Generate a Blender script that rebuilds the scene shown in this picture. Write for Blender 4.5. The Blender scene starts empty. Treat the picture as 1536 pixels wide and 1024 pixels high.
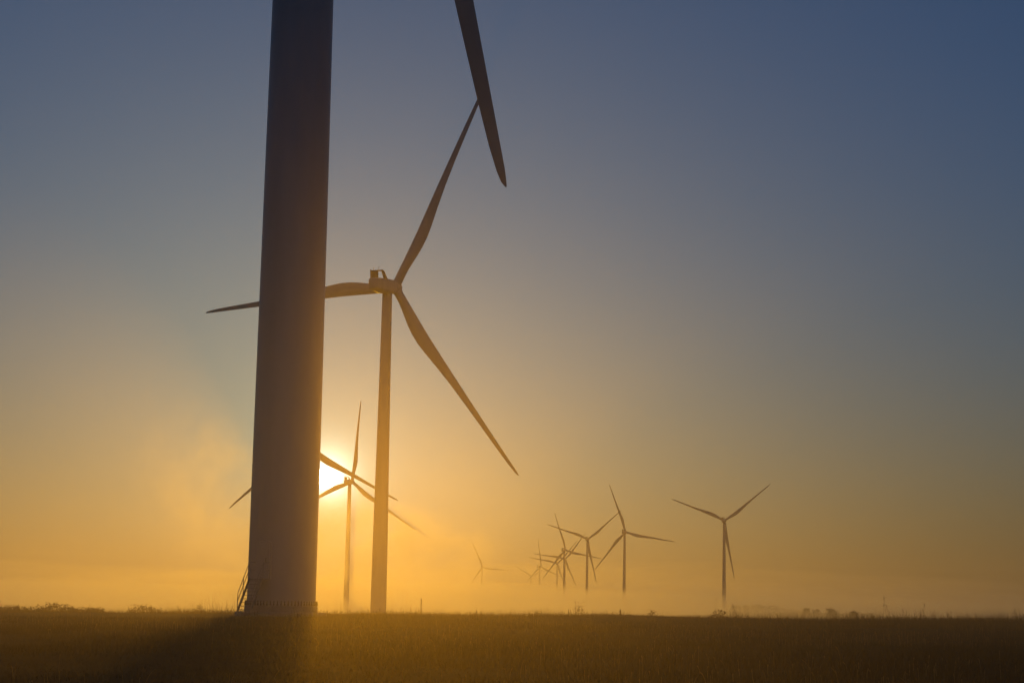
import bpy, bmesh, math, random
import numpy as np
from mathutils import Vector, Matrix

random.seed(7)
rng = np.random.default_rng(7)
SC = bpy.context.scene
COL = SC.collection
RAD = math.radians

# ------------------------------------------------------------------ camera
EYE = Vector((0, 0, 1.7))
cam_data = bpy.data.cameras.new('camera')
cam_data.sensor_width = 36.0
cam_data.lens = 2700 / 1536 * 36.0
cam_data.clip_start = 0.2
cam_data.clip_end = 30000
cam = bpy.data.objects.new('camera', cam_data)
COL.objects.link(cam)
RIGHT = Vector((0.99983161, -0.00264613, 0.01815881))
UP = Vector((-0.0183506, -0.14417401, 0.98938219))
FWD = Vector((0, 0.98954881, 0.14419829))
cam.matrix_world = Matrix(((RIGHT.x, UP.x, -FWD.x, EYE.x), (RIGHT.y, UP.y, -FWD.y, EYE.y),
                           (RIGHT.z, UP.z, -FWD.z, EYE.z), (0, 0, 0, 1)))
SC.camera = cam

# ------------------------------------------------------------------ sky, sun, exposure
SUN_EL, SUN_AZ = 3.82, -5.82            # degrees; azimuth from +Y towards +X
SUN_DIR = Vector((math.sin(RAD(SUN_AZ)) * math.cos(RAD(SUN_EL)),
                  math.cos(RAD(SUN_AZ)) * math.cos(RAD(SUN_EL)), math.sin(RAD(SUN_EL))))
world = bpy.data.worlds.new('World')
SC.world = world
world.use_nodes = True
wn, wl = world.node_tree.nodes, world.node_tree.links
wn.clear()
sky = wn.new('ShaderNodeTexSky')
sky.sky_type = 'NISHITA'
sky.sun_disc = False
sky.sun_elevation = RAD(SUN_EL)
sky.sun_rotation = RAD(SUN_AZ)
sky.air_density = 1.3
sky.dust_density = 1.5
sky.ozone_density = 5.0
bg = wn.new('ShaderNodeBackground')
bg.inputs['Strength'].default_value = 0.06
tint = wn.new('ShaderNodeMix'); tint.data_type = 'RGBA'; tint.blend_type = 'MULTIPLY'   # white balance of the sky
tint.inputs[0].default_value = 1.0
tint.inputs[7].default_value = (.64, .875, 1.13, 1)
wl.new(sky.outputs[0], tint.inputs[6]); wl.new(tint.outputs[2], bg.inputs['Color'])
# the bright sky round the sun, and the sun's own disc (about half a degree across)
geo = wn.new('ShaderNodeNewGeometry')
dot = wn.new('ShaderNodeVectorMath'); dot.operation = 'DOT_PRODUCT'
dot.inputs[1].default_value = -SUN_DIR
wl.new(geo.outputs['Incoming'], dot.inputs[0])

def wmath(op, a, b=None):
    m_ = wn.new('ShaderNodeMath'); m_.operation = op
    for i_, v_ in enumerate((a, b)):
        if v_ is None: continue
        if isinstance(v_, (int, float)): m_.inputs[i_].default_value = v_
        else: wl.new(v_, m_.inputs[i_])
    return m_

ang = wmath('MULTIPLY', wmath('SQRT', wmath('MAXIMUM', wmath('SUBTRACT', 1.0, dot.outputs['Value']).outputs[0], 0.0).outputs[0]).outputs[0],
            math.sqrt(2) * 180 / math.pi)                       # degrees from the sun
aureole = wmath('POWER', math.e, wmath('MULTIPLY', ang.outputs[0], -1 / 1.8).outputs[0])
abg = wn.new('ShaderNodeBackground')
abg.inputs['Color'].default_value = (.66, .86, .68, 1)
inner = wmath('POWER', math.e, wmath('MULTIPLY', ang.outputs[0], -1 / 0.38).outputs[0])
aur_gain = wmath('MULTIPLY', wmath('ADD', aureole.outputs[0], wmath('MULTIPLY', inner.outputs[0], 16.0).outputs[0]).outputs[0], 0.45)
wl.new(aur_gain.outputs[0], abg.inputs['Strength'])
disc = wn.new('ShaderNodeMapRange'); disc.interpolation_type = 'SMOOTHSTEP'
disc.inputs['From Min'].default_value = 0.36; disc.inputs['From Max'].default_value = 0.22
wl.new(ang.outputs[0], disc.inputs['Value'])
sbg = wn.new('ShaderNodeBackground')
sbg.inputs['Color'].default_value = (1.0, 0.85, 0.60, 1)
mul = wmath('MULTIPLY', disc.outputs[0], 40.0)
wl.new(mul.outputs[0], sbg.inputs['Strength'])
add1 = wn.new('ShaderNodeAddShader'); addsh = wn.new('ShaderNodeAddShader')
wout = wn.new('ShaderNodeOutputWorld')
wl.new(bg.outputs[0], add1.inputs[0]); wl.new(abg.outputs[0], add1.inputs[1])
wl.new(add1.outputs[0], addsh.inputs[0]); wl.new(sbg.outputs[0], addsh.inputs[1])
wl.new(addsh.outputs[0], wout.inputs['Surface'])

sun_data = bpy.data.lights.new('sun', 'SUN')
sun_data.energy = 0.475
sun_data.angle = RAD(0.53)
sun_data.color = (1.0, 0.475, 0.02)
sun = bpy.data.objects.new('sun', sun_data)
COL.objects.link(sun)
sun.rotation_euler = SUN_DIR.to_track_quat('Z', 'Y').to_euler()
sun.location = (0, 0, 300)

SC.view_settings.view_transform = 'Standard'
SC.view_settings.look = 'None'
SC.view_settings.exposure = 0.0
SC.view_settings.gamma = 1.0
SC.view_settings.use_curve_mapping = False
SC.cycles.use_denoising = True
SC.cycles.volume_bounces = 1
SC.cycles.max_bounces = 6
SC.cycles.diffuse_bounces = 3
SC.cycles.sample_clamp_indirect = 4.0
SC.cycles.use_adaptive_sampling = False

# ------------------------------------------------------------------ helpers
def at(px, py, Y):
    """world point on the photograph's pixel ray at depth Y"""
    d = FWD + RIGHT * ((px - 768) / 2700) - UP * ((py - 512) / 2700)
    return EYE + d * (Y / d.y)

class MB:
    def __init__(s):
        s.v, s.f = [], []
    def ring_loft(s, rings, cap=True):
        n = len(rings[0]); b = len(s.v)
        for r in rings: s.v += [tuple(p) for p in r]
        for i in range(len(rings) - 1):
            for j in range(n):
                k = (j + 1) % n
                s.f.append((b + i*n + j, b + i*n + k, b + (i+1)*n + k, b + (i+1)*n + j))
        if cap:
            s.f.append(tuple(b + j for j in reversed(range(n))))
            s.f.append(tuple(b + (len(rings)-1)*n + j for j in range(n)))
        return s
    def lathe(s, prof, n=48, c=(0, 0), cap=True):
        s.ring_loft([[(c[0] + r*math.cos(2*math.pi*j/n), c[1] + r*math.sin(2*math.pi*j/n), z) for j in range(n)]
                     for r, z in prof], cap)
        return s
    def box(s, c, d, m=None):
        b = len(s.v)
        for x in (-1, 1):
            for y in (-1, 1):
                for z in (-1, 1):
                    p = Vector((c[0] + x*d[0]/2, c[1] + y*d[1]/2, c[2] + z*d[2]/2))
                    s.v.append(tuple(m @ p if m else p))
        for q in ((0,1,3,2),(4,6,7,5),(0,4,5,1),(2,3,7,6),(0,2,6,4),(1,5,7,3)):
            s.f.append(tuple(b + i for i in q))
        return s
    def tube(s, pts, r, n=8):
        pts = [Vector(p) for p in pts]
        rr = r if isinstance(r, (list, tuple)) else [r]*len(pts)
        rings = []
        for i, p in enumerate(pts):
            t = (pts[min(i+1, len(pts)-1)] - pts[max(i-1, 0)]).normalized()
            a = t.cross(Vector((0, 0, 1)) if abs(t.z) < .9 else Vector((0, 1, 0))).normalized()
            c = t.cross(a)
            rings.append([p + a*math.cos(2*math.pi*j/n)*rr[i] + c*math.sin(2*math.pi*j/n)*rr[i] for j in range(n)])
        s.ring_loft(rings)
        return s
    def quad(s, *p):
        b = len(s.v); s.v += [tuple(q) for q in p]; s.f.append(tuple(range(b, b + len(p))))
        return s
    def mesh(s, name, mat, smooth=False, angle=None):
        me = bpy.data.meshes.new(name)
        me.from_pydata(s.v, [], s.f)
        me.materials.append(mat)
        bm = bmesh.new(); bm.from_mesh(me)
        bmesh.ops.recalc_face_normals(bm, faces=bm.faces)
        if angle:
            for e in bm.edges:
                if len(e.link_faces) == 2 and e.calc_face_angle(0) > angle: e.smooth = False
        bm.to_mesh(me); bm.free()
        if smooth:
            me.polygons.foreach_set('use_smooth', [True]*len(me.polygons))
        me.update()
        return me
    def build(s, name, mat, parent=None, smooth=False, angle=None):
        return link(name, s.mesh(name, mat, smooth, angle), parent)

def link(name, me, parent=None):
    o = bpy.data.objects.new(name, me); COL.objects.link(o)
    if parent: o.parent = parent
    return o

def tag(o, label=None, cat=None, group=None, kind=None):
    if label: o['label'] = label
    if cat: o['category'] = cat
    if group: o['group'] = group
    if kind: o['kind'] = kind
    return o

def empty(name, loc, rz=0.0):
    o = bpy.data.objects.new(name, None); COL.objects.link(o)
    o.empty_display_size = .5
    o.location = loc; o.rotation_euler = (0, 0, rz)
    return o

def raw_mesh(name, verts, faces_flat, loop_tot, mat):
    """fast mesh from numpy arrays"""
    me = bpy.data.meshes.new(name)
    nv, nf = len(verts), len(loop_tot)
    me.vertices.add(nv); me.vertices.foreach_set('co', verts.astype(np.float32).ravel())
    me.loops.add(len(faces_flat)); me.loops.foreach_set('vertex_index', faces_flat.astype(np.int32))
    me.polygons.add(nf)
    st = np.concatenate([[0], np.cumsum(loop_tot)[:-1]]).astype(np.int32)
    me.polygons.foreach_set('loop_start', st)
    me.polygons.foreach_set('loop_total', loop_tot.astype(np.int32))
    me.materials.append(mat)
    me.update(calc_edges=True); me.validate()
    return me

# ------------------------------------------------------------------ materials
def new_mat(name):
    m = bpy.data.materials.new(name); m.use_nodes = True
    return m, m.node_tree.nodes, m.node_tree.links, m.node_tree.nodes['Principled BSDF']

def noise_mat(name, c1, c2, scale, rough=.6, detail=6, metallic=0.0, bump=0.0, stretch=(1, 1, 1)):
    m, n, l, p = new_mat(name)
    tc = n.new('ShaderNodeTexCoord'); mp = n.new('ShaderNodeMapping')
    mp.inputs['Scale'].default_value = stretch
    tx = n.new('ShaderNodeTexNoise'); tx.inputs['Scale'].default_value = scale; tx.inputs['Detail'].default_value = detail
    rp = n.new('ShaderNodeValToRGB')
    rp.color_ramp.elements[0].position = .3; rp.color_ramp.elements[1].position = .7
    rp.color_ramp.elements[0].color = (*c1, 1); rp.color_ramp.elements[1].color = (*c2, 1)
    l.new(tc.outputs['Object'], mp.inputs[0]); l.new(mp.outputs[0], tx.inputs['Vector'])
    l.new(tx.outputs[0], rp.inputs[0]); l.new(rp.outputs[0], p.inputs['Base Color'])
    p.inputs['Roughness'].default_value = rough; p.inputs['Metallic'].default_value = metallic
    if bump:
        b = n.new('ShaderNodeBump'); b.inputs['Strength'].default_value = bump
        l.new(tx.outputs[0], b.inputs['Height']); l.new(b.outputs[0], p.inputs['Normal'])
    return m

def leaf_mat(name, c1, c2, scale, trans=.35):
    m, n, l, p = new_mat(name)
    out = n['Material Output']
    tc = n.new('ShaderNodeTexCoord'); tx = n.new('ShaderNodeTexNoise')
    tx.inputs['Scale'].default_value = scale; tx.inputs['Detail'].default_value = 5
    rp = n.new('ShaderNodeValToRGB')
    rp.color_ramp.elements[0].position = .35; rp.color_ramp.elements[1].position = .65
    rp.color_ramp.elements[0].color = (*c1, 1); rp.color_ramp.elements[1].color = (*c2, 1)
    l.new(tc.outputs['Object'], tx.inputs['Vector']); l.new(tx.outputs[0], rp.inputs[0])
    l.new(rp.outputs[0], p.inputs['Base Color']); p.inputs['Roughness'].default_value = .7
    tr = n.new('ShaderNodeBsdfTranslucent'); l.new(rp.outputs[0], tr.inputs[0])
    mx = n.new('ShaderNodeMixShader'); mx.inputs[0].default_value = trans
    l.new(p.outputs[0], mx.inputs[1]); l.new(tr.outputs[0], mx.inputs[2]); l.new(mx.outputs[0], out.inputs['Surface'])
    return m

def volume_mat(name, density, g, color=(1, 1, 1)):
    m = bpy.data.materials.new(name); m.use_nodes = True
    n, l = m.node_tree.nodes, m.node_tree.links
    n.clear()
    v = n.new('ShaderNodeVolumePrincipled'); o = n.new('ShaderNodeOutputMaterial')
    v.inputs['Color'].default_value = (*color, 1)
    v.inputs['Density'].default_value = density
    v.inputs['Anisotropy'].default_value = g
    l.new(v.outputs[0], o.inputs['Volume'])
    return m

M = {
    'paint': noise_mat('turbine_paint', (.42, .425, .42), (.54, .545, .54), .5, rough=.42, stretch=(1, 1, .12), detail=8),
    'blade': noise_mat('blade_paint', (.44, .445, .44), (.54, .545, .54), .3, rough=.4),
    'dark': noise_mat('cooler_metal', (.10, .105, .11), (.16, .165, .17), 2.0, rough=.5, metallic=.3),
    'steel': noise_mat('galvanised_steel', (.28, .28, .27), (.42, .42, .40), 6.0, rough=.45, metallic=.7),
    'concrete': noise_mat('concrete', (.26, .25, .23), (.38, .37, .34), 2.2, rough=.9, bump=.2),
    'bolt': noise_mat('bolt_steel', (.10, .09, .08), (.2, .18, .16), 9, rough=.6, metallic=.5),
    'wood': noise_mat('weathered_wood', (.10, .08, .06), (.2, .165, .125), 7, rough=.9, stretch=(4, 4, .6), bump=.3),
    'bark': noise_mat('bark', (.05, .04, .03), (.1, .08, .06), 5, rough=.95),
    'leaf': leaf_mat('tree_leaves', (.045, .05, .02), (.09, .085, .035), .8, .25),
    'shrub': leaf_mat('shrub_leaves', (.05, .048, .02), (.10, .08, .035), 1.5, .25),
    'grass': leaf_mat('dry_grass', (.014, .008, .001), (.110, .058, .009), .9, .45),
    'straw': leaf_mat('straw', (.14, .08, .02), (.34, .20, .06), 3.0, .4),
}

# ------------------------------------------------------------------ ground
def sstep(a, b, x):
    t = np.clip((x - a) / (b - a), 0, 1); return t*t*(3 - 2*t)

def vnoise(x, y, seed=0):
    """smooth pseudo noise from a few sines"""
    r = np.random.default_rng(seed); o = 0
    for k in range(6):
        a, b, p = r.uniform(-1, 1), r.uniform(-1, 1), r.uniform(0, 6.28)
        o = o + np.sin(x*a + y*b + p)
    return o / 3.0

CX = np.array([-4000, -60, -27, -20, -12, -7, 0, 11, 33, 60, 4000.])
CZ = np.array([.62, .62, .66, .72, .82, .86, .93, .95, 1.02, 1.05, 1.05])

def ground_z(x, y):
    x = np.asarray(x, float); y = np.asarray(y, float)
    s = 115.0 / np.maximum(y, 60.0)
    crest = np.interp(x * np.minimum(s, 1.9), CX, CZ)
    rise = np.clip(y - 32, 0, 83) / 83.0
    front = -.10 + (crest + .10) * (rise**.92)
    hill = 6.4*np.exp(-((x - 230)/170)**2 - ((y - 1250)/420)**2)      # a low rise with trees out on the plain
    back = np.where(y > 118, (crest + 8) * (1 - sstep(112, 520, y)**.8) - 8 + hill, front)
    z = np.where(y > 118, back, front)
    bumps = .11*vnoise(x*.3, y*.22, 3) + .05*vnoise(x*.9, y*.7, 5)
    pad = (1 - sstep(9, 14, np.abs(x + 20))) * (1 - sstep(10, 15, np.abs(y - 111)))
    return z + bumps*(1 - pad)*(1 - sstep(150, 260, y)*.5)

def spaced(lo, hi, mid0, mid1, step, grow=1.18):
    v = list(np.arange(mid0, mid1 + 1e-6, step))
    d = step
    while v[-1] < hi: d *= grow; v.append(min(v[-1] + d, hi))
    d = step
    while v[0] > lo: d *= grow; v.insert(0, max(v[0] - d, lo))
    return np.array(v)

gx = spaced(-4200, 4200, -60, 60, 1.0); gy = spaced(-250, 6900, 20, 150, 1.0)
GX, GY = np.meshgrid(gx, gy)
gv = np.stack([GX, GY, ground_z(GX, GY)], -1).reshape(-1, 3)
nx, ny = len(gx), len(gy)
ii = (np.arange(ny-1)[:, None]*nx + np.arange(nx-1)[None]).ravel()
gf = np.stack([ii, ii+1, ii+1+nx, ii+nx], -1).ravel()
m, n, l, p = new_mat('field_soil')
tc = n.new('ShaderNodeTexCoord')
t1 = n.new('ShaderNodeTexNoise'); t1.inputs['Scale'].default_value = .12; t1.inputs['Detail'].default_value = 8
t2 = n.new('ShaderNodeTexNoise'); t2.inputs['Scale'].default_value = 9; t2.inputs['Detail'].default_value = 6
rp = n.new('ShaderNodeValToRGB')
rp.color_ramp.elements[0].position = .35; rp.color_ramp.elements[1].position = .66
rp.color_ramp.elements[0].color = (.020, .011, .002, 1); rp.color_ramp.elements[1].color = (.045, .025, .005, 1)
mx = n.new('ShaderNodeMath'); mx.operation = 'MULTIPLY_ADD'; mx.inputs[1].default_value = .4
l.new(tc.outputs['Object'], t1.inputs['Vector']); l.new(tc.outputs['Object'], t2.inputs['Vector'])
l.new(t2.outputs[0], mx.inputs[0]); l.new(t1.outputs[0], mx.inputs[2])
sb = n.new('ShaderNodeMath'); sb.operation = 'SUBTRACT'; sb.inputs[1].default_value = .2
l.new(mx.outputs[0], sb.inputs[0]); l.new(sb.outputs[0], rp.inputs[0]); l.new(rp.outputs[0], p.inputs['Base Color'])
p.inputs['Roughness'].default_value = 1.0; p.inputs['Specular IOR Level'].default_value = .1
bp = n.new('ShaderNodeBump'); bp.inputs['Strength'].default_value = .5; bp.inputs['Distance'].default_value = .1
l.new(t2.outputs[0], bp.inputs['Height']); l.new(bp.outputs[0], p.inputs['Normal'])
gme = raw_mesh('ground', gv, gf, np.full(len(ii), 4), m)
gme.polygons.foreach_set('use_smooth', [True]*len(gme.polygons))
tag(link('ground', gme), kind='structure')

# ------------------------------------------------------------------ turbines
TAU = RAD(5.5)
OV = 4.6
BR = 60.0
CH_R = [1.2, 2.5, 4, 6, 8, 10.5, 13, 16, 19, 24, 30, 37, 44, 50, 54, 57, 58.8, 59.6, 60.0]
CH_C = [2.3, 2.3, 2.35, 2.6, 2.95, 3.35, 3.6, 3.6, 3.35, 2.75, 2.15, 1.72, 1.40, 1.16, .98, .80, .60, .38, .10]

def blade_mesh():
    b = MB(); rings = []
    for r, c in zip(CH_R, CH_C):
        u = r / BR
        th = 1.0 if r < 3 else (1 - (r - 3)/11*.68 if r < 14 else .32 - .16*min(1, (r - 14)/30))
        le = -(1.15 - .62*min(1, r/16) - .35*max(0, (r - 16)/44))
        if r > 57: le = -(.18 - (c < .5)*.02) * c / .8 - .05
        tw = RAD(15*(1 - u)**2.2)
        pre = 2.5*u**2.2
        ring = []
        N = 24
        for j in range(N):
            a = 2*math.pi*j/N
            xx = .5 - .5*math.cos(a)          # 0 leading .. 1 trailing
            s = math.sin(a)
            circ = .5*s
            air = s*(.5*(1 - xx)**.75 * (xx + .15)**.35 * 1.15)
            k = 0 if r < 3 else min(1, (r - 3)/8)
            y = (circ*(1 - k) + air*k) * c * (th if k else 1)
            x = le + xx*c
            xr = x*math.cos(tw) + y*math.sin(tw); yr = -x*math.sin(tw) + y*math.cos(tw)
            ring.append((xr, yr + pre, r))
        rings.append(ring)
    b.ring_loft(rings)
    return b.mesh('blade', M['blade'], smooth=True, angle=RAD(60))

def nacelle_mesh():
    b = MB(); rings = []
    #        y     half width, bottom, top
    for y, w, lo, hi in ((-8.5, .8, -.7, 1.0), (-8.3, 1.3, -1.1, 1.45), (-7.7, 1.62, -1.35, 1.72), (-5.2, 1.74, -1.62, 1.8),
                         (-2.4, 1.78, -1.95, 1.85), (1.2, 1.74, -1.95, 1.78), (2.4, 1.6, -1.75, 1.5), (2.9, 1.45, -1.5, 1.35)):
        ring = []
        for j in range(32):
            a = 2*math.pi*j/32
            ca, sa = math.cos(a), math.sin(a)
            e = .42
            x = w*math.copysign(abs(ca)**e, ca); z = (lo + hi)/2 + (hi - lo)/2*math.copysign(abs(sa)**e, sa)
            ring.append((x, y, z))
        rings.append(ring)
    b.ring_loft(rings)
    return b.mesh('nacelle', M['paint'], smooth=True, angle=RAD(40))

def cooler_meshes():
    f = MB()      # frame standing on the rear of the roof, leaning posts
    f.box((0, -6.2, 3.62), (3.5, .5, .34))                              # top beam
    f.box((-1.62, -6.2, 2.65), (.26, .5, 1.95))
    f.ring_loft([[(1.35, -6.4, 3.79), (1.75, -6.4, 3.79), (1.75, -5.9, 3.79), (1.35, -5.9, 3.79)],
                 [(1.35, -6.2, 3.44), (1.75, -6.2, 3.44), (1.75, -5.1, 3.44), (1.35, -5.1, 3.44)],
                 [(1.25, -4.8, 1.6), (1.7, -4.8, 1.6), (1.7, -3.2, 1.6), (1.25, -3.2, 1.6)]])
    f.box((-1.7, -6.2, 3.85), (.22, .3, .3))
    r = MB()
    r.box((-.55, -6.2, 2.62), (1.9, .34, 1.7))
    for k in range(9):
        r.box((-.55, -6.40, 1.92 + k*.175), (1.84, .06, .07))
    return f.mesh('cooler_frame', M['dark']), r.mesh('radiator', M['dark'])

def hub_mesh():
    b = MB(); rings = []
    for y, r in ((-1.55, 1.25), (-1.45, 1.5), (-.8, 1.72), (.4, 1.75), (1.1, 1.55), (1.7, 1.15), (2.05, .6), (2.15, .08)):
        rings.append([(r*math.cos(2*math.pi*j/32), y, r*math.sin(2*math.pi*j/32)) for j in range(32)])
    b.ring_loft(rings)
    for k in range(3):
        a = 2*math.pi*k/3
        d = Vector((math.sin(a), 0, math.cos(a)))
        b.tube([d*.6, d*1.3, d*1.95], [1.22, 1.22, 1.18], 24)
    return b.mesh('hub', M['paint'], smooth=True, angle=RAD(35))

def mast_mesh(h):
    b = MB(); b.tube([(0, 0, 0), (0, 0, h)], .05, 6); b.box((0, 0, h + .04), (.34, .05, .05)); b.box((.15, 0, h + .14), (.1, .1, .14))
    return b.mesh('mast', M['dark'])

ME_BLADE, ME_NAC, ME_HUB = blade_mesh(), nacelle_mesh(), hub_mesh()
ME_CF, ME_RAD = cooler_meshes()
ME_MAST = [mast_mesh(.6), mast_mesh(.75)]

def turbine(X, Y, hubz, psi, phi, label, prof=None, base=None, group='wind turbines standing across the misty plain'):
    gz = float(ground_z(X, Y)) - .3 if base is None else base
    root = empty('wind_turbine', (X, Y, gz), -RAD(psi))
    tag(root, label, 'wind turbine', group)
    H = hubz - gz
    top = H - 1.75
    prof = prof or [(2.08, 0), (2.02, .12*top), (1.9, .3*top), (1.7, .5*top), (1.47, .75*top), (1.28, top)]
    tw = MB(); tw.lathe(prof, 64)
    tower = tw.build('tower', M['paint'], root, smooth=True, angle=RAD(40))
    tilt = Matrix.Rotation(TAU, 4, 'X')
    nm = Matrix.Translation((0, 0, H)) @ tilt
    nac = link('nacelle', ME_NAC, root); nac.matrix_local = nm
    link('cooler_frame', ME_CF, nac); link('radiator', ME_RAD, nac)
    a = link('mast', ME_MAST[0], nac); a.location = (-.9, -6.2, 3.78)
    a = link('mast', ME_MAST[1], nac); a.location = (.6, -6.2, 3.78)
    hm = nm @ Matrix.Translation((0, OV, 0))
    hub = link('hub', ME_HUB, root); hub.matrix_local = hm @ Matrix.Rotation(RAD(phi), 4, 'Y')
    for k in range(3):
        bl = link('blade', ME_BLADE, root)
        bl.matrix_local = hm @ Matrix.Rotation(RAD(phi + 120*k), 4, 'Y')
    return root, tower

E1 = EYE.z
T1Z = .98                                   # the slab's top
T1, T1_tower = turbine(-13.70, 110.31, 86.35 + E1, 10.0, 169.4,
    'huge foreground turbine tower on its concrete base with steel stair, hiding part of the sun',
    prof=[(2.075, .50), (2.06, 10), (1.99, 27), (1.91, 41), (1.7, 58), (1.45, 76), (1.3, 86.35 + E1 - T1Z - 1.75)], base=T1Z)
turbine(-32.9, 464.9, 81.7 + E1, 22.5, 26.3, 'tall turbine right of the foreground tower, its whole rotor against the sky')
turbine(-117.6, 1327.6, 86.8 + E1, 17.1, 5.9, 'turbine in front of the sun glare, one blade pointing straight up')
turbine(-105.3, 903.1, 77.0 + E1, 29.2, 358.4, 'turbine hidden behind the foreground tower, two blade tips showing at its sides')
turbine(221.5, 1858.0, 88.6 + E1, 15.1, 51.4, 'rightmost turbine, dark, standing alone with one blade hanging down')
turbine(137.4, 2139.4, 86.3 + E1, 16.8, 340.6, 'dark turbine second from the right with one blade leaning up left')
turbine(107.0, 2450.7, 88.4 + E1, 10.8, 48.9, 'turbine at the right end of the distant cluster, two blades in a wide V')
turbine(85.5, 2753.1, 82.2 + E1, 24.7, 342.4, 'middle cluster turbine with a blade up left and one reaching right')
turbine(101.2, 3223.3, 80.7 + E1, 14.5, 38.2, 'hazy turbine behind the middle one of the cluster, longer of two parallel blades')
turbine(96.9, 3566.2, 80.3 + E1, 11.1, 40.8, 'hazy cluster turbine left of the middle one, shorter of two parallel blades')
turbine(68.1, 3867.5, 79.9 + E1, 40.0, 353.0, 'faint turbine on the left of the cluster, one blade straight up')
turbine(68.6, 5299.5, 81.0 + E1, 11.6, 59.7, 'faintest turbine at the left end of the cluster, only two blades above the mist')
turbine(-56.6, 3998.6, 78.3 + E1, 11.6, 335.9, 'faint lone turbine in the mist between the tall turbine and the cluster')

# --- the foreground turbine's foot: pedestal, bolts, door, stair
rot1 = Matrix.Rotation(RAD(10.0), 4, 'Z')    # undo the root's yaw for parts laid out in world axes
pd = MB()
pd.lathe([(2.78, -.6), (2.78, -.06), (2.72, 0), (2.22, .004), (2.2, .36), (2.16, .40), (2.0, .402)], 64)
pd.build('pedestal', M['concrete'], T1, smooth=True, angle=RAD(30))
fl = MB(); fl.lathe([(2.14, .402), (2.14, .47), (2.12, .50), (2.0, .502)], 64)
fl.build('flange', M['paint'], T1, smooth=True, angle=RAD(30))
bb = MB(); bb.lathe([(.03, 0), (.03, .3)], 8); bb.lathe([(.05, .05), (.05, .13)], 6)
bolt_me = bb.mesh('anchor_bolt', M['bolt'])
for k in range(64):
    a = 2*math.pi*k/64
    o = link('anchor_bolt', bolt_me, T1); o.location = (2.168*math.cos(a), 2.168*math.sin(a), .36)
# door faces down-left of the camera's side
DA = RAD(-90 - 27)
dm = rot1 @ Matrix.Rotation(DA, 4, 'Z')      # local +X points outwards from the tower
def tower_r(z): return 2.075 - .0016*z
door = MB()
ring_o = []
def arch(w, h, z0, n=10):
    pts = [(-w, z0), (w, z0)]
    for k in range(n + 1):
        a = math.pi*k/n
        pts.append((w*math.cos(a), z0 + h - w*.45 + w*.45*math.sin(a)))
    return pts
def slab(b, pts, x0, x1):
    A = [(math.sqrt(max(.1, 2.08**2 - y*y)) - 2.08 + x0, y, z) for y, z in pts]
    B = [(math.sqrt(max(.1, 2.08**2 - y*y)) - 2.08 + x1, y, z) for y, z in pts]
    b.ring_loft([A, B])
fr = MB(); slab(fr, arch(.56, 2.3, 1.95), 2.0, 2.14)
frame = fr.build('door_frame', M['paint'], T1); frame.matrix_local = dm
slab(door, arch(.45, 2.12, 2.02), 2.02, 2.165)
for k in range(5): door.box((2.16, 0, 3.3 + k*.09), (.03, .5, .04))
do = door.build('door', M['paint'], T1); do.matrix_local = dm
hd = MB(); hd.tube([(2.16, .3, 2.95), (2.25, .3, 2.95), (2.25, .3, 3.15), (2.16, .3, 3.15)], .02, 6); hd.build('handle', M['dark'], do)
# stair: bottom on the slab's edge, rising to a landing at the door sill
NT, SX, TOPZ, SW = 9, 60, 1.92, .46
run = TOPZ / math.tan(RAD(SX))
x_top = 2.75; x_bot = x_top + run
st = MB()
for s in (-1, 1):
    d = Vector((x_bot - x_top, 0, -TOPZ)); L = d.length
    mm = Matrix.Translation(((x_top + x_bot)/2, s*SW, TOPZ/2)) @ Matrix.Rotation(math.atan2(TOPZ, run), 4, 'Y')
    st.box((0, 0, 0), (L, .05, .16), mm)
stair = st.build('stair', M['steel'], T1); stair.matrix_local = dm
ld = MB(); ld.box(((2.1 + x_top)/2, 0, TOPZ - .02), (x_top - 2.1, 2*SW + .1, .07)); ld.build('landing', M['steel'], stair)
tr = MB(); tr.box((0, 0, 0), (.22, 2*SW - .06, .035)); tme = tr.mesh('tread', M['steel'])
for k in range(NT):
    o = link('tread', tme, stair); u = (k + .5)/NT
    o.location = (x_bot - run*u, 0, TOPZ*u)
for s in (-1, 1):
    h = MB(); y = s*(SW + .04)
    for dz in (1.0, .55):
        h.tube([(x_bot - .05, y, .1 + dz), (x_top, y, TOPZ + dz), (2.16, y, TOPZ + dz)], .022, 8)
    for u in (0.03, .5, 1.0):
        xx = x_bot - run*u; h.tube([(xx, y, TOPZ*u - .05), (xx, y, TOPZ*u + 1.02)], .022, 8)
    h.build('handrail', M['steel'], stair)

# ------------------------------------------------------------------ posts along the crest
def post(px, ptop, Y, w, label, cap=True):
    p0 = at(px, ptop, Y); gz = float(ground_z(p0.x, Y)) - .2
    h = p0.z - gz
    root = empty('marker_post', (p0.x, Y, gz)); tag(root, label, 'post', 'posts along the crest of the field')
    b = MB()
    b.ring_loft([[(w*c, w*s, z) for c, s in ((-1, -.7), (-.7, -1), (.7, -1), (1, -.7), (1, .7), (.7, 1), (-.7, 1), (-1, .7))] for z, k in ((0, 1), (h - .04, 1))])
    b.build('shaft', M['wood'], root)
    c = MB(); c.lathe([(w*1.15, h - .04), (w*1.15, h - .01), (w*.3, h + .02)], 10); c.build('cap', M['steel'], root)
    return root
post(632, 897, 142, .035, 'tall thin pole standing on the field crest right of the tall turbine')
post(853, 913, 130, .02, 'thin short stake on the crest below the distant turbine cluster')
post(930.5, 914.5, 128, .05, 'short thick post on the crest below the second turbine from the right')

# ------------------------------------------------------------------ grass
GRASS_TALL = lambda x, y: .5 + .5*vnoise(x*.35, y*.35, 11)
def pad_mask(x, y):
    return (np.abs(x + 20) < 10.5 + .6*vnoise(y*.8, x*.3, 8)) & (np.abs(y - 111) < 11 + .8*vnoise(x*.6, y*.2, 9))

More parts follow.
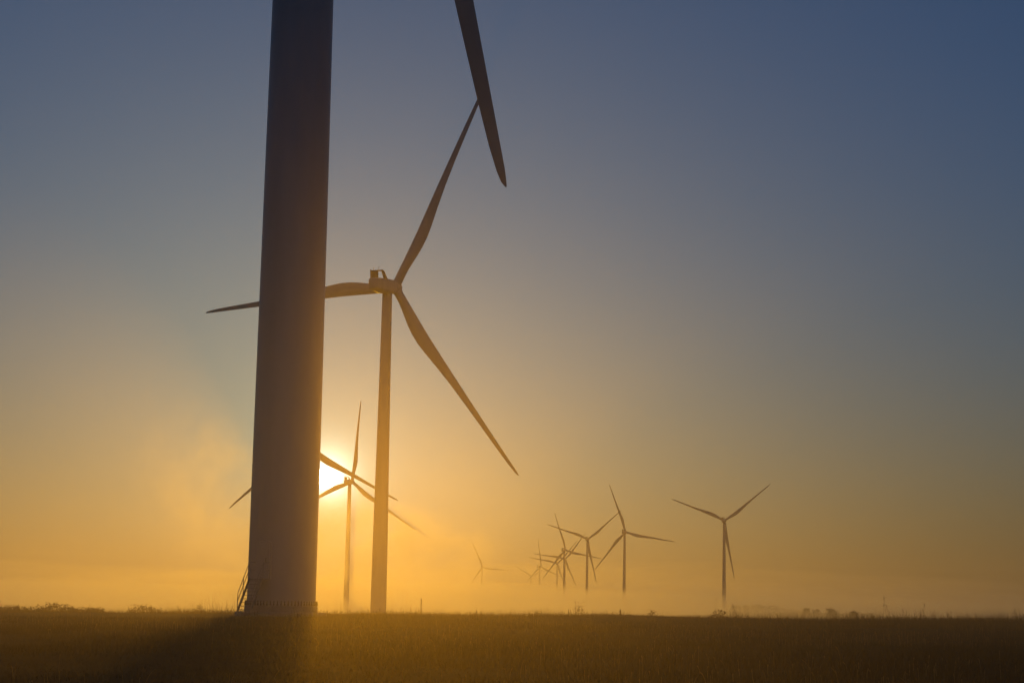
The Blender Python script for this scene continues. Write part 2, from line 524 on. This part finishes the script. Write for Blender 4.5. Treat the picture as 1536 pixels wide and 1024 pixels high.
def scatter(n, y0, y1, k=.46, m=6, power=1.0):
    u = rng.random(n)
    y = y0 + (y1 - y0)*u**power
    x = (rng.random(n)*2 - 1)*(m + k*y)
    return x, y

def blades(n, y0, y1, hmin, hmax, w0, lean, name, mat, power=1.0, tall=True, k=.40, patches=False):
    x, y = scatter(n, y0, y1, k=k, power=power)
    if patches:
        pk = vnoise(x*.45, y*.6, 51) + .6*vnoise(x*1.7, y*1.7, 52) + .5*rng.standard_normal(n) > .45
        x, y = x[pk], y[pk]
    # pull blades together into tufts
    cell = .35
    cx = np.round(x/cell)*cell; cy = np.round(y/cell)*cell
    hsh = np.modf(np.abs(np.sin(cx*12.9898 + cy*78.233)*43758.5453))[0]
    thin = rng.random(len(x)) < np.clip(.75 + .45*vnoise(x*.5, y*.35, 71) + .3*vnoise(x*1.6, y*1.2, 72), .15, 1)   # bare and thick patches
    x, y, cx, cy, hsh = x[thin], y[thin], cx[thin], cy[thin], hsh[thin]
    x = cx + (x - cx)*(.35 + .9*hsh); y = cy + (y - cy)*(.35 + .9*hsh)
    keep = ~pad_mask(x, y); x, y, hsh = x[keep], y[keep], hsh[keep]
    n = len(x)
    h = (hmin + (hmax - hmin)*rng.random(n)) * (.65 + .7*hsh)
    if tall: h *= np.clip(.8 + .45*vnoise(x*.25, y*.25, 21) + .25*vnoise(x*1.1, y*1.1, 22), .4, 1.7)
    z = ground_z(x, y) - .03
    az = rng.random(n)*2*np.pi
    wd = rng.random(n)*np.pi
    ln = h*lean*(.3 + rng.random(n))
    dx, dy = np.cos(az)*ln, np.sin(az)*ln
    w = w0*(.6 + .8*rng.random(n))
    sx, sy = np.cos(wd)*w/2, np.sin(wd)*w/2
    V = np.empty((n, 5, 3))
    V[:, 0] = np.stack([x - sx, y - sy, z], -1); V[:, 1] = np.stack([x + sx, y + sy, z], -1)
    V[:, 2] = np.stack([x + dx*.35 + sx*.75, y + dy*.35 + sy*.75, z + h*.58], -1)
    V[:, 3] = np.stack([x + dx*.35 - sx*.75, y + dy*.35 - sy*.75, z + h*.58], -1)
    V[:, 4] = np.stack([x + dx, y + dy, z + h*.97], -1)
    b = np.arange(n)[:, None]*5
    F = np.concatenate([b + np.array([[0, 1, 2, 3]]), b + np.array([[3, 2, 4]])], 1).ravel()
    LT = np.tile([4, 3], n)
    return raw_mesh(name, V.reshape(-1, 3), F, LT, mat)

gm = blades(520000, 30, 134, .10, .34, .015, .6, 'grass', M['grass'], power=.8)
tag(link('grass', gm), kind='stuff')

def stalks(n, y0, y1, hmin, hmax, name, mat):
    """thin straw stalks, bent at the top, each ending in a seed head"""
    x, y = scatter(n, y0, y1, k=.40, power=.8)
    keep = ~pad_mask(x, y) & (vnoise(x*.3, y*.3, 31) + .7*vnoise(x*1.3, y*1.1, 32) > .1); x, y = x[keep], y[keep]; n = len(x)
    h = hmin + (hmax - hmin)*rng.random(n)**2.6
    z = ground_z(x, y) - .02
    az = rng.random(n)*2*np.pi; bend = h*(.05 + .5*rng.random(n)**3)
    ca, sa = np.cos(az), np.sin(az)
    w = .0035 + .003*rng.random(n)
    prof = [(0, 0, 1), (.15, .55, 1), (.45, .82, .9), (.72, .95, 2.0), (.95, 1.02, 1.8), (1.1, 1.06, .3)]
    V = np.empty((n, len(prof)*2, 3))
    for i, (u, v, ww) in enumerate(prof):
        px, py, pz = x + ca*bend*u, y + sa*bend*u, z + h*v
        V[:, 2*i] = np.stack([px - w*ww, py, pz - (w*ww*.6 if i > 2 else 0)], -1)
        V[:, 2*i+1] = np.stack([px + w*ww, py, pz + (w*ww*.6 if i > 2 else 0)], -1)
    b = np.arange(n)[:, None]*(len(prof)*2)
    F = np.concatenate([b + np.array([[2*i, 2*i+1, 2*i+3, 2*i+2]]) for i in range(len(prof)-1)], 1).ravel()
    return raw_mesh(name, V.reshape(-1, 3), F, np.full(n*(len(prof)-1), 4), mat)
sm = stalks(9000, 30, 128, .2, .6, 'seed_stalks', M['straw'])
tag(link('seed_stalks', sm), kind='stuff')
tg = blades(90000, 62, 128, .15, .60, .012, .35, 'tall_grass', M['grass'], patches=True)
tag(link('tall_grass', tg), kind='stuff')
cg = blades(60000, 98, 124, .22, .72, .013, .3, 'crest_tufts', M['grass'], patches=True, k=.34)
tag(link('crest_tufts', cg), kind='stuff')

# ------------------------------------------------------------------ shrubs, tall weeds and trees
def leaf_cloud(b, centres, n, size, r):
    for _ in range(n):
        c = random.choice(centres)
        d = Vector((random.gauss(0, 1), random.gauss(0, 1), random.gauss(0, .8)))*r*.55
        p = Vector(c) + d
        u = Vector((random.gauss(0, 1), random.gauss(0, 1), random.gauss(0, 1))).normalized()
        v = u.orthogonal().normalized(); v = (Matrix.Rotation(random.random()*6.28, 3, u) @ v)
        s = size*(.6 + .8*random.random())
        b.quad(p - v*s, p + u*s*.45, p + v*s, p - u*s*.45)

def shrub(px0, px1, ptop, Y, label, dens=1.0, group='shrubs along the crest'):
    a, c = at(px0, ptop, Y), at(px1, ptop, Y)
    W = c.x - a.x; cx = (a.x + c.x)/2
    gz = float(ground_z(cx, Y)) - .1
    H = max(a.z, c.z) - gz
    root = empty('shrub', (cx, Y, gz)); tag(root, label, 'shrub', group)
    st = MB(); fo = MB(); cs = []
    n = max(5, int(W*5))
    for i in range(n):
        x = (i + .5 + random.uniform(-.5, .5))/n*2 - 1
        hh = H*(1 - .55*abs(x)**2.2)*random.uniform(.62, 1.05)
        bx = x*W/2*.8; by = random.uniform(-.5, .5)
        tip = Vector((x*W/2, by + random.uniform(-.4, .4), hh))
        mid = Vector((bx + (tip.x - bx)*.4, by, hh*.5))
        st.tube([(bx, by, 0), mid, tip], [.025, .018, .006], 5)
        for u in (.35, .6, .8, .92):
            cs.append(mid.lerp(tip, u) if u > .4 else Vector((bx, by, hh*.3)))
    leaf_cloud(fo, cs, int(420*W*dens), .075, .26 + .05*H)
    for i in range(int(4*W)):
        x = random.uniform(-1, 1)*W/2; hh = H*random.uniform(.85, 1.12)
        st.tube([(x, 0, 0), (x + random.uniform(-.08, .08), 0, hh)], [.012, .006], 4)
        leaf_cloud(fo, [(x, 0, hh)], 4, .05, .06)
    st.build('stems', M['bark'], root); fo.build('foliage', M['shrub'], root)

shrub(-34, 46, 911, 128, 'dark low shrub at the left edge of the field')
shrub(52, 118, 909, 127, 'biggest dark shrub on the left part of the crest')
shrub(112, 160, 914, 129, 'small shrub joined to the right end of the biggest one', group='shrubs along the crest')
shrub(192, 242, 909, 165, 'hazy shrub halfway between the left shrubs and the foreground tower')
shrub(284, 313, 904.5, 260, 'pale rounded shrub behind the crest left of the tower stair')
shrub(858, 876, 905, 210, 'pale wispy shrub on the crest below the distant turbine cluster', .5)
shrub(1068, 1087, 917, 124, 'ragged dark shrub below the rightmost turbine', .5)
shrub(970, 985, 914, 190, 'hazy little shrub on the crest between the two right turbines', .6)
shrub(1085, 1112, 905, 330, 'loose spreading shrub in the mist at the foot of the rightmost turbine', .6)

def weed(px, ptop, Y, label):
    t = at(px, ptop, Y); gz = float(ground_z(t.x, Y)) - .05; H = t.z - gz
    root = empty('tall_weed', (t.x, Y, gz)); tag(root, label, 'weed', 'tall weeds above the field crest')
    st = MB(); hd = MB(); k = random.uniform(-.12, .12)
    st.tube([(0, 0, 0), (k*H*.4, 0, H*.55), (k*H, 0, H*.97)], [.0045, .0035, .0025], 5)
    for u in np.linspace(.45, .9, 5):
        s = random.choice((-1, 1)); p = Vector((k*H*u, 0, H*u))
        st.tube([p, p + Vector((s*.06, .02, .08))], [.005, .003], 4)
    hd.ring_loft([[(k*H + r*math.cos(a), r*math.sin(a), H*z) for a in np.linspace(0, 2*math.pi, 7)[:-1]]
                  for r, z in ((.004, .84), (.009, .88), (.011, .93), (.006, .98), (.002, 1.0))])
    st.build('stem', M['bark'], root); hd.build('seed_head', M['shrub'], root)
weed(1325.5, 904, 96, 'thick headed weed, left one of three tall weeds in the sky at right')
weed(1330.5, 893, 98, 'tallest weed of the three standing close together at right')
weed(1334, 905, 97, 'weed on the right of the three standing close together')
weed(1354.5, 912, 96, 'lone weed just right of the three tall ones')
weed(1383.5, 904, 100, 'thin tall weed midway between the three weeds and the right edge')
weed(1399, 917, 97, 'short bent weed poking above the right part of the crest')
weed(1519.5, 912, 94, 'tall weed nearest the right edge')
weed(1072.5, 897, 118, 'tall weed left of the rightmost turbine')
weed(866, 900, 160, 'tall weed rising from the pale wispy shrub')
weed(1424, 915, 98, 'short weed on the right crest before its last hump')

def tree(px, ptop, wpx, Y, label, group, flat=1.0):
    t = at(px, ptop, Y); gz = float(ground_z(t.x, Y)) - .3; H = t.z - gz
    W = 1.25*wpx/2700*Y
    root = empty('tree', (t.x, Y, gz)); tag(root, label, 'tree', group)
    tk = MB(); fo = MB(); cs = []
    tk.tube([(0, 0, 0), (.05*H, 0, H*.3), (.02*H, 0, H*.62)], [H*.045, H*.032, H*.015], 8)
    for i in range(8):
        a = random.random()*6.28; rr = W*.36*random.uniform(.5, 1); zz = H*random.uniform(.35, .86)
        e = Vector((rr*math.cos(a), rr*math.sin(a), zz))
        tk.tube([(.03*H, 0, H*.3), e*.5 + Vector((0, 0, H*.2)), e], [H*.02, H*.012, H*.005], 5)
        cs += [e, e*.8 + Vector((0, 0, H*.12))]
    for _ in range(30):
        zz = H*random.uniform(.08, .88); rr = W*.42*math.sqrt(max(.05, 1 - ((zz/H - .45)/.52)**2))*random.random()**.5
        a = random.random()*6.28; cs.append(Vector((rr*math.cos(a), rr*math.sin(a), zz)))
    for _ in range(1400):
        c = random.choice(cs)
        p = c + Vector((random.gauss(0, 1), random.gauss(0, 1), random.gauss(0, .8)))*W*random.choice((.07, .11, .15))
        if p.z < .04*H: continue
        u = Vector((random.gauss(0, 1), random.gauss(0, 1), random.gauss(0, 1))).normalized(); v = u.orthogonal().normalized()
        s = W*.05*(.6 + .8*random.random())
        fo.quad(p - v*s, p + u*s*.6, p + v*s, p - u*s*.6)
    tk.build('trunk', M['bark'], root); fo.build('crown', M['leaf'], root)
TG = 'trees in the mist at right'
tree(1209.5, 911, 11, 1100, 'small round tree, left of the two nearly equal ones in the mist', TG)
tree(1224.5, 913, 10, 1120, 'small round tree, right of the two nearly equal ones in the mist', TG)
tree(1247, 911, 12, 1000, 'tallest dark round tree standing alone beyond the right crest', TG)
tree(1281, 915, 14, 900, 'low wide tree half hidden behind the hump of the right crest', TG)
for px, pt, w, Y, lb in ((1119, 906.5, 9, 1400, 'narrow upright tree rising at the left end of the misty tree row'),
                         (1132, 907.5, 15, 1500, 'broad tree in the misty row, right beside the narrow upright one'),
                         (1143, 908.5, 13, 1450, 'tree in the misty row between two broad ones'),
                         (1159, 910.5, 19, 1400, 'widest tree of the misty row'),
                         (1174, 913, 12, 1500, 'low tree just right of the widest one in the misty row'),
                         (1187, 914.5, 14, 1500, 'low tree at the right end of the misty row'),
                         (1105, 909, 14, 1500, 'pale tree in the mist right behind the rightmost turbine mast'),
                         (1198, 915, 12, 1500, 'lowest tree, beside the left one of two round trees')):
    tree(px, pt, w, Y, lb, TG)

# low scrub along the rise between the misty trees
sc_ = MB(); cs_ = []
for i in range(260):
    px_ = random.uniform(1086, 1320); Y_ = random.uniform(1000, 1400)
    q_ = at(px_, 915, Y_); x_ = q_.x
    gz_ = float(ground_z(x_, Y_)); hh_ = random.uniform(.6, 2.2)*(1.3 if px_ < 1200 else .75)
    for k_ in range(6):
        cs_.append((x_ + random.uniform(-2.5, 2.5), Y_ + random.uniform(-2, 2), gz_ + hh_*random.uniform(.1, 1)))
leaf_cloud(sc_, cs_, 14000, .32, 1.0)
tag(sc_.build('scrub', M['leaf']), kind='stuff')

# ------------------------------------------------------------------ haze and mist
def box_volume(name, lo, hi, mat):
    b = MB(); b.box([(a + c)/2 for a, c in zip(lo, hi)], [c - a for a, c in zip(lo, hi)])
    o = b.build(name, mat); tag(o, kind='stuff'); return o
HAZE = volume_mat('haze', 0.00009, .72, (1, .97, .84))
box_volume('haze', (-4300, -300, -9.6), (4300, 7000, 165), HAZE)

def fog_layer(name, x0, x1, y0, y1, top, density, seed, g=.77, bottom=-9.0):
    """a bank of ground mist: a long low hump with a billowing top"""
    NX, NY = 70, 70
    xs = np.linspace(x0, x1, NX); ys = y0 + (y1 - y0)*np.linspace(0, 1, NY)**1.5
    X, Y = np.meshgrid(xs, ys)
    ux, uy = (X - x0)/(x1 - x0)*2 - 1, (Y - y0)/(y1 - y0)*2 - 1
    env = np.clip(1 - np.abs(ux)**2.5, 0, 1)*np.clip(1 - uy*uy, 0, 1)**.8
    nz = .55*vnoise(X*.004, Y*.0022, seed) + .35*vnoise(X*.011, Y*.007, seed + 1) + .2*vnoise(X*.03, Y*.02, seed + 2)
    Z = bottom + .05 + (top - bottom)*env*np.clip(.8 + .45*nz, .2, 1.6)
    v = np.concatenate([np.stack([X, Y, Z], -1).reshape(-1, 3), np.stack([X, Y, np.full_like(X, bottom)], -1).reshape(-1, 3)])
    f = []; N = NX*NY
    for j in range(NY - 1):
        for i in range(NX - 1):
            a = j*NX + i
            f.append((a, a+1, a+1+NX, a+NX)); f.append((N+a, N+a+NX, N+a+NX+1, N+a+1))
    for i in range(NX - 1):
        f.append((i, N+i, N+i+1, i+1)); a = (NY-1)*NX + i; f.append((a, a+1, N+a+1, N+a))
    for j in range(NY - 1):
        a = j*NX; f.append((a, a+NX, N+a+NX, N+a)); a = j*NX + NX - 1; f.append((a, N+a, N+a+NX, a+NX))
    me = bpy.data.meshes.new(name); me.from_pydata([tuple(p) for p in v], [], f)
    me.materials.append(volume_mat(name, density * 1.7, g, (1, 1, .92)))
    bm = bmesh.new(); bm.from_mesh(me); bmesh.ops.recalc_face_normals(bm, faces=bm.faces); bm.to_mesh(me); bm.free()
    return tag(link(name, me), kind='stuff')
fog_layer('ground_mist', -2000, 2000, 2000, 6300, 95, 2.3e-4, 41)
fog_layer('ground_mist', -1500, 1500, 1900, 5200, 60, 2.9e-4, 42)
fog_layer('ground_mist', -900, 600, 1200, 4400, 36, 4e-4, 46)
fog_layer('ground_mist', -1300, 900, 800, 4200, 24, 4e-4, 43)
fog_layer('ground_mist', -800, 800, 420, 3400, 14, 4e-4, 44)
fog_layer('ground_mist', -700, 700, 260, 2600, 7, 5e-4, 45)
fog_layer('ground_mist', -60, 560, 650, 2500, 40, 4e-4, 47)

def mist_dome(name, cx, cy, rx, ry, top, density, g, seed, bottom=-1.5):
    """a lens of thin mist lying on the ground, thinning out towards its rim"""
    b = MB(); NA, NR = 64, 20
    rings = []
    for i in range(1, NR + 1):
        u = math.sin(i/NR*math.pi/2)
        ring = []
        for j in range(NA):
            a = 2*math.pi*j/NA
            x, y = rx*u*math.cos(a), ry*u*math.sin(a)
            z = bottom + .02 + (top - bottom)*math.sqrt(max(0, 1 - u*u))**1.2*(1 + .12*float(vnoise(x*.02, y*.02, seed)))
            ring.append((cx + x, cy + y, z))
        rings.append(ring)
    rings.append([(p[0], p[1], bottom) for p in rings[-1]])
    rings.reverse()
    b.ring_loft(rings)
    o = b.build(name, volume_mat(name, density, g, (1, .82, .50))); return tag(o, kind='stuff')
mist_dome('field_mist', 0, 81.5, 190, 88, 11, 0.0027, .84, 61)

def wisp_mat(name, density, g, scale, lo, hi, squash):
    m = volume_mat(name, density, g)
    n, l = m.node_tree.nodes, m.node_tree.links
    v = [k for k in n if k.type == 'PRINCIPLED_VOLUME'][0]
    tc = n.new('ShaderNodeTexCoord'); mp = n.new('ShaderNodeMapping'); mp.inputs['Scale'].default_value = squash
    tx = n.new('ShaderNodeTexNoise'); tx.inputs['Scale'].default_value = scale; tx.inputs['Detail'].default_value = 4
    tx.inputs['Roughness'].default_value = .6; tx.inputs['Distortion'].default_value = .6
    mr = n.new('ShaderNodeMapRange'); mr.inputs['From Min'].default_value = lo; mr.inputs['From Max'].default_value = hi
    mr.inputs['To Max'].default_value = density
    ln = n.new('ShaderNodeVectorMath'); ln.operation = 'LENGTH'            # fades out towards the rim of the unit ball
    fade = n.new('ShaderNodeMapRange'); fade.inputs['From Min'].default_value = 1.0; fade.inputs['From Max'].default_value = .35
    fade.interpolation_type = 'SMOOTHSTEP'
    mu = n.new('ShaderNodeMath'); mu.operation = 'MULTIPLY'
    l.new(tc.outputs['Object'], mp.inputs[0]); l.new(mp.outputs[0], tx.inputs['Vector']); l.new(tx.outputs[0], mr.inputs['Value'])
    l.new(tc.outputs['Object'], ln.inputs[0]); l.new(ln.outputs['Value'], fade.inputs['Value'])
    l.new(mr.outputs[0], mu.inputs[0]); l.new(fade.outputs[0], mu.inputs[1]); l.new(mu.outputs[0], v.inputs['Density'])
    m.cycles.volume_step_rate = .35
    return m

def wisp(cx, cy, cz, rx, ry, rz, density, seed, lo=.46, hi=.72):
    b = MB(); b.lathe([(max(.02, math.cos(t)), math.sin(t)) for t in np.linspace(-math.pi/2, math.pi/2, 15)], 24)
    o = b.build('mist_wisp', wisp_mat('mist_wisp', density, .8, 1.7 + .2*seed, lo, hi, (1.3, 1.3, 1.0)))
    o.location = (cx, cy, cz); o.scale = (rx, ry, rz)
    return tag(o, kind='stuff')
wisp(-124, 1120, 40, 95, 90, 46, .020, 0)
wisp(-70, 1160, 30, 80, 90, 38, .020, 1)
wisp(-182, 1080, 72, 50, 70, 58, .009, 2)
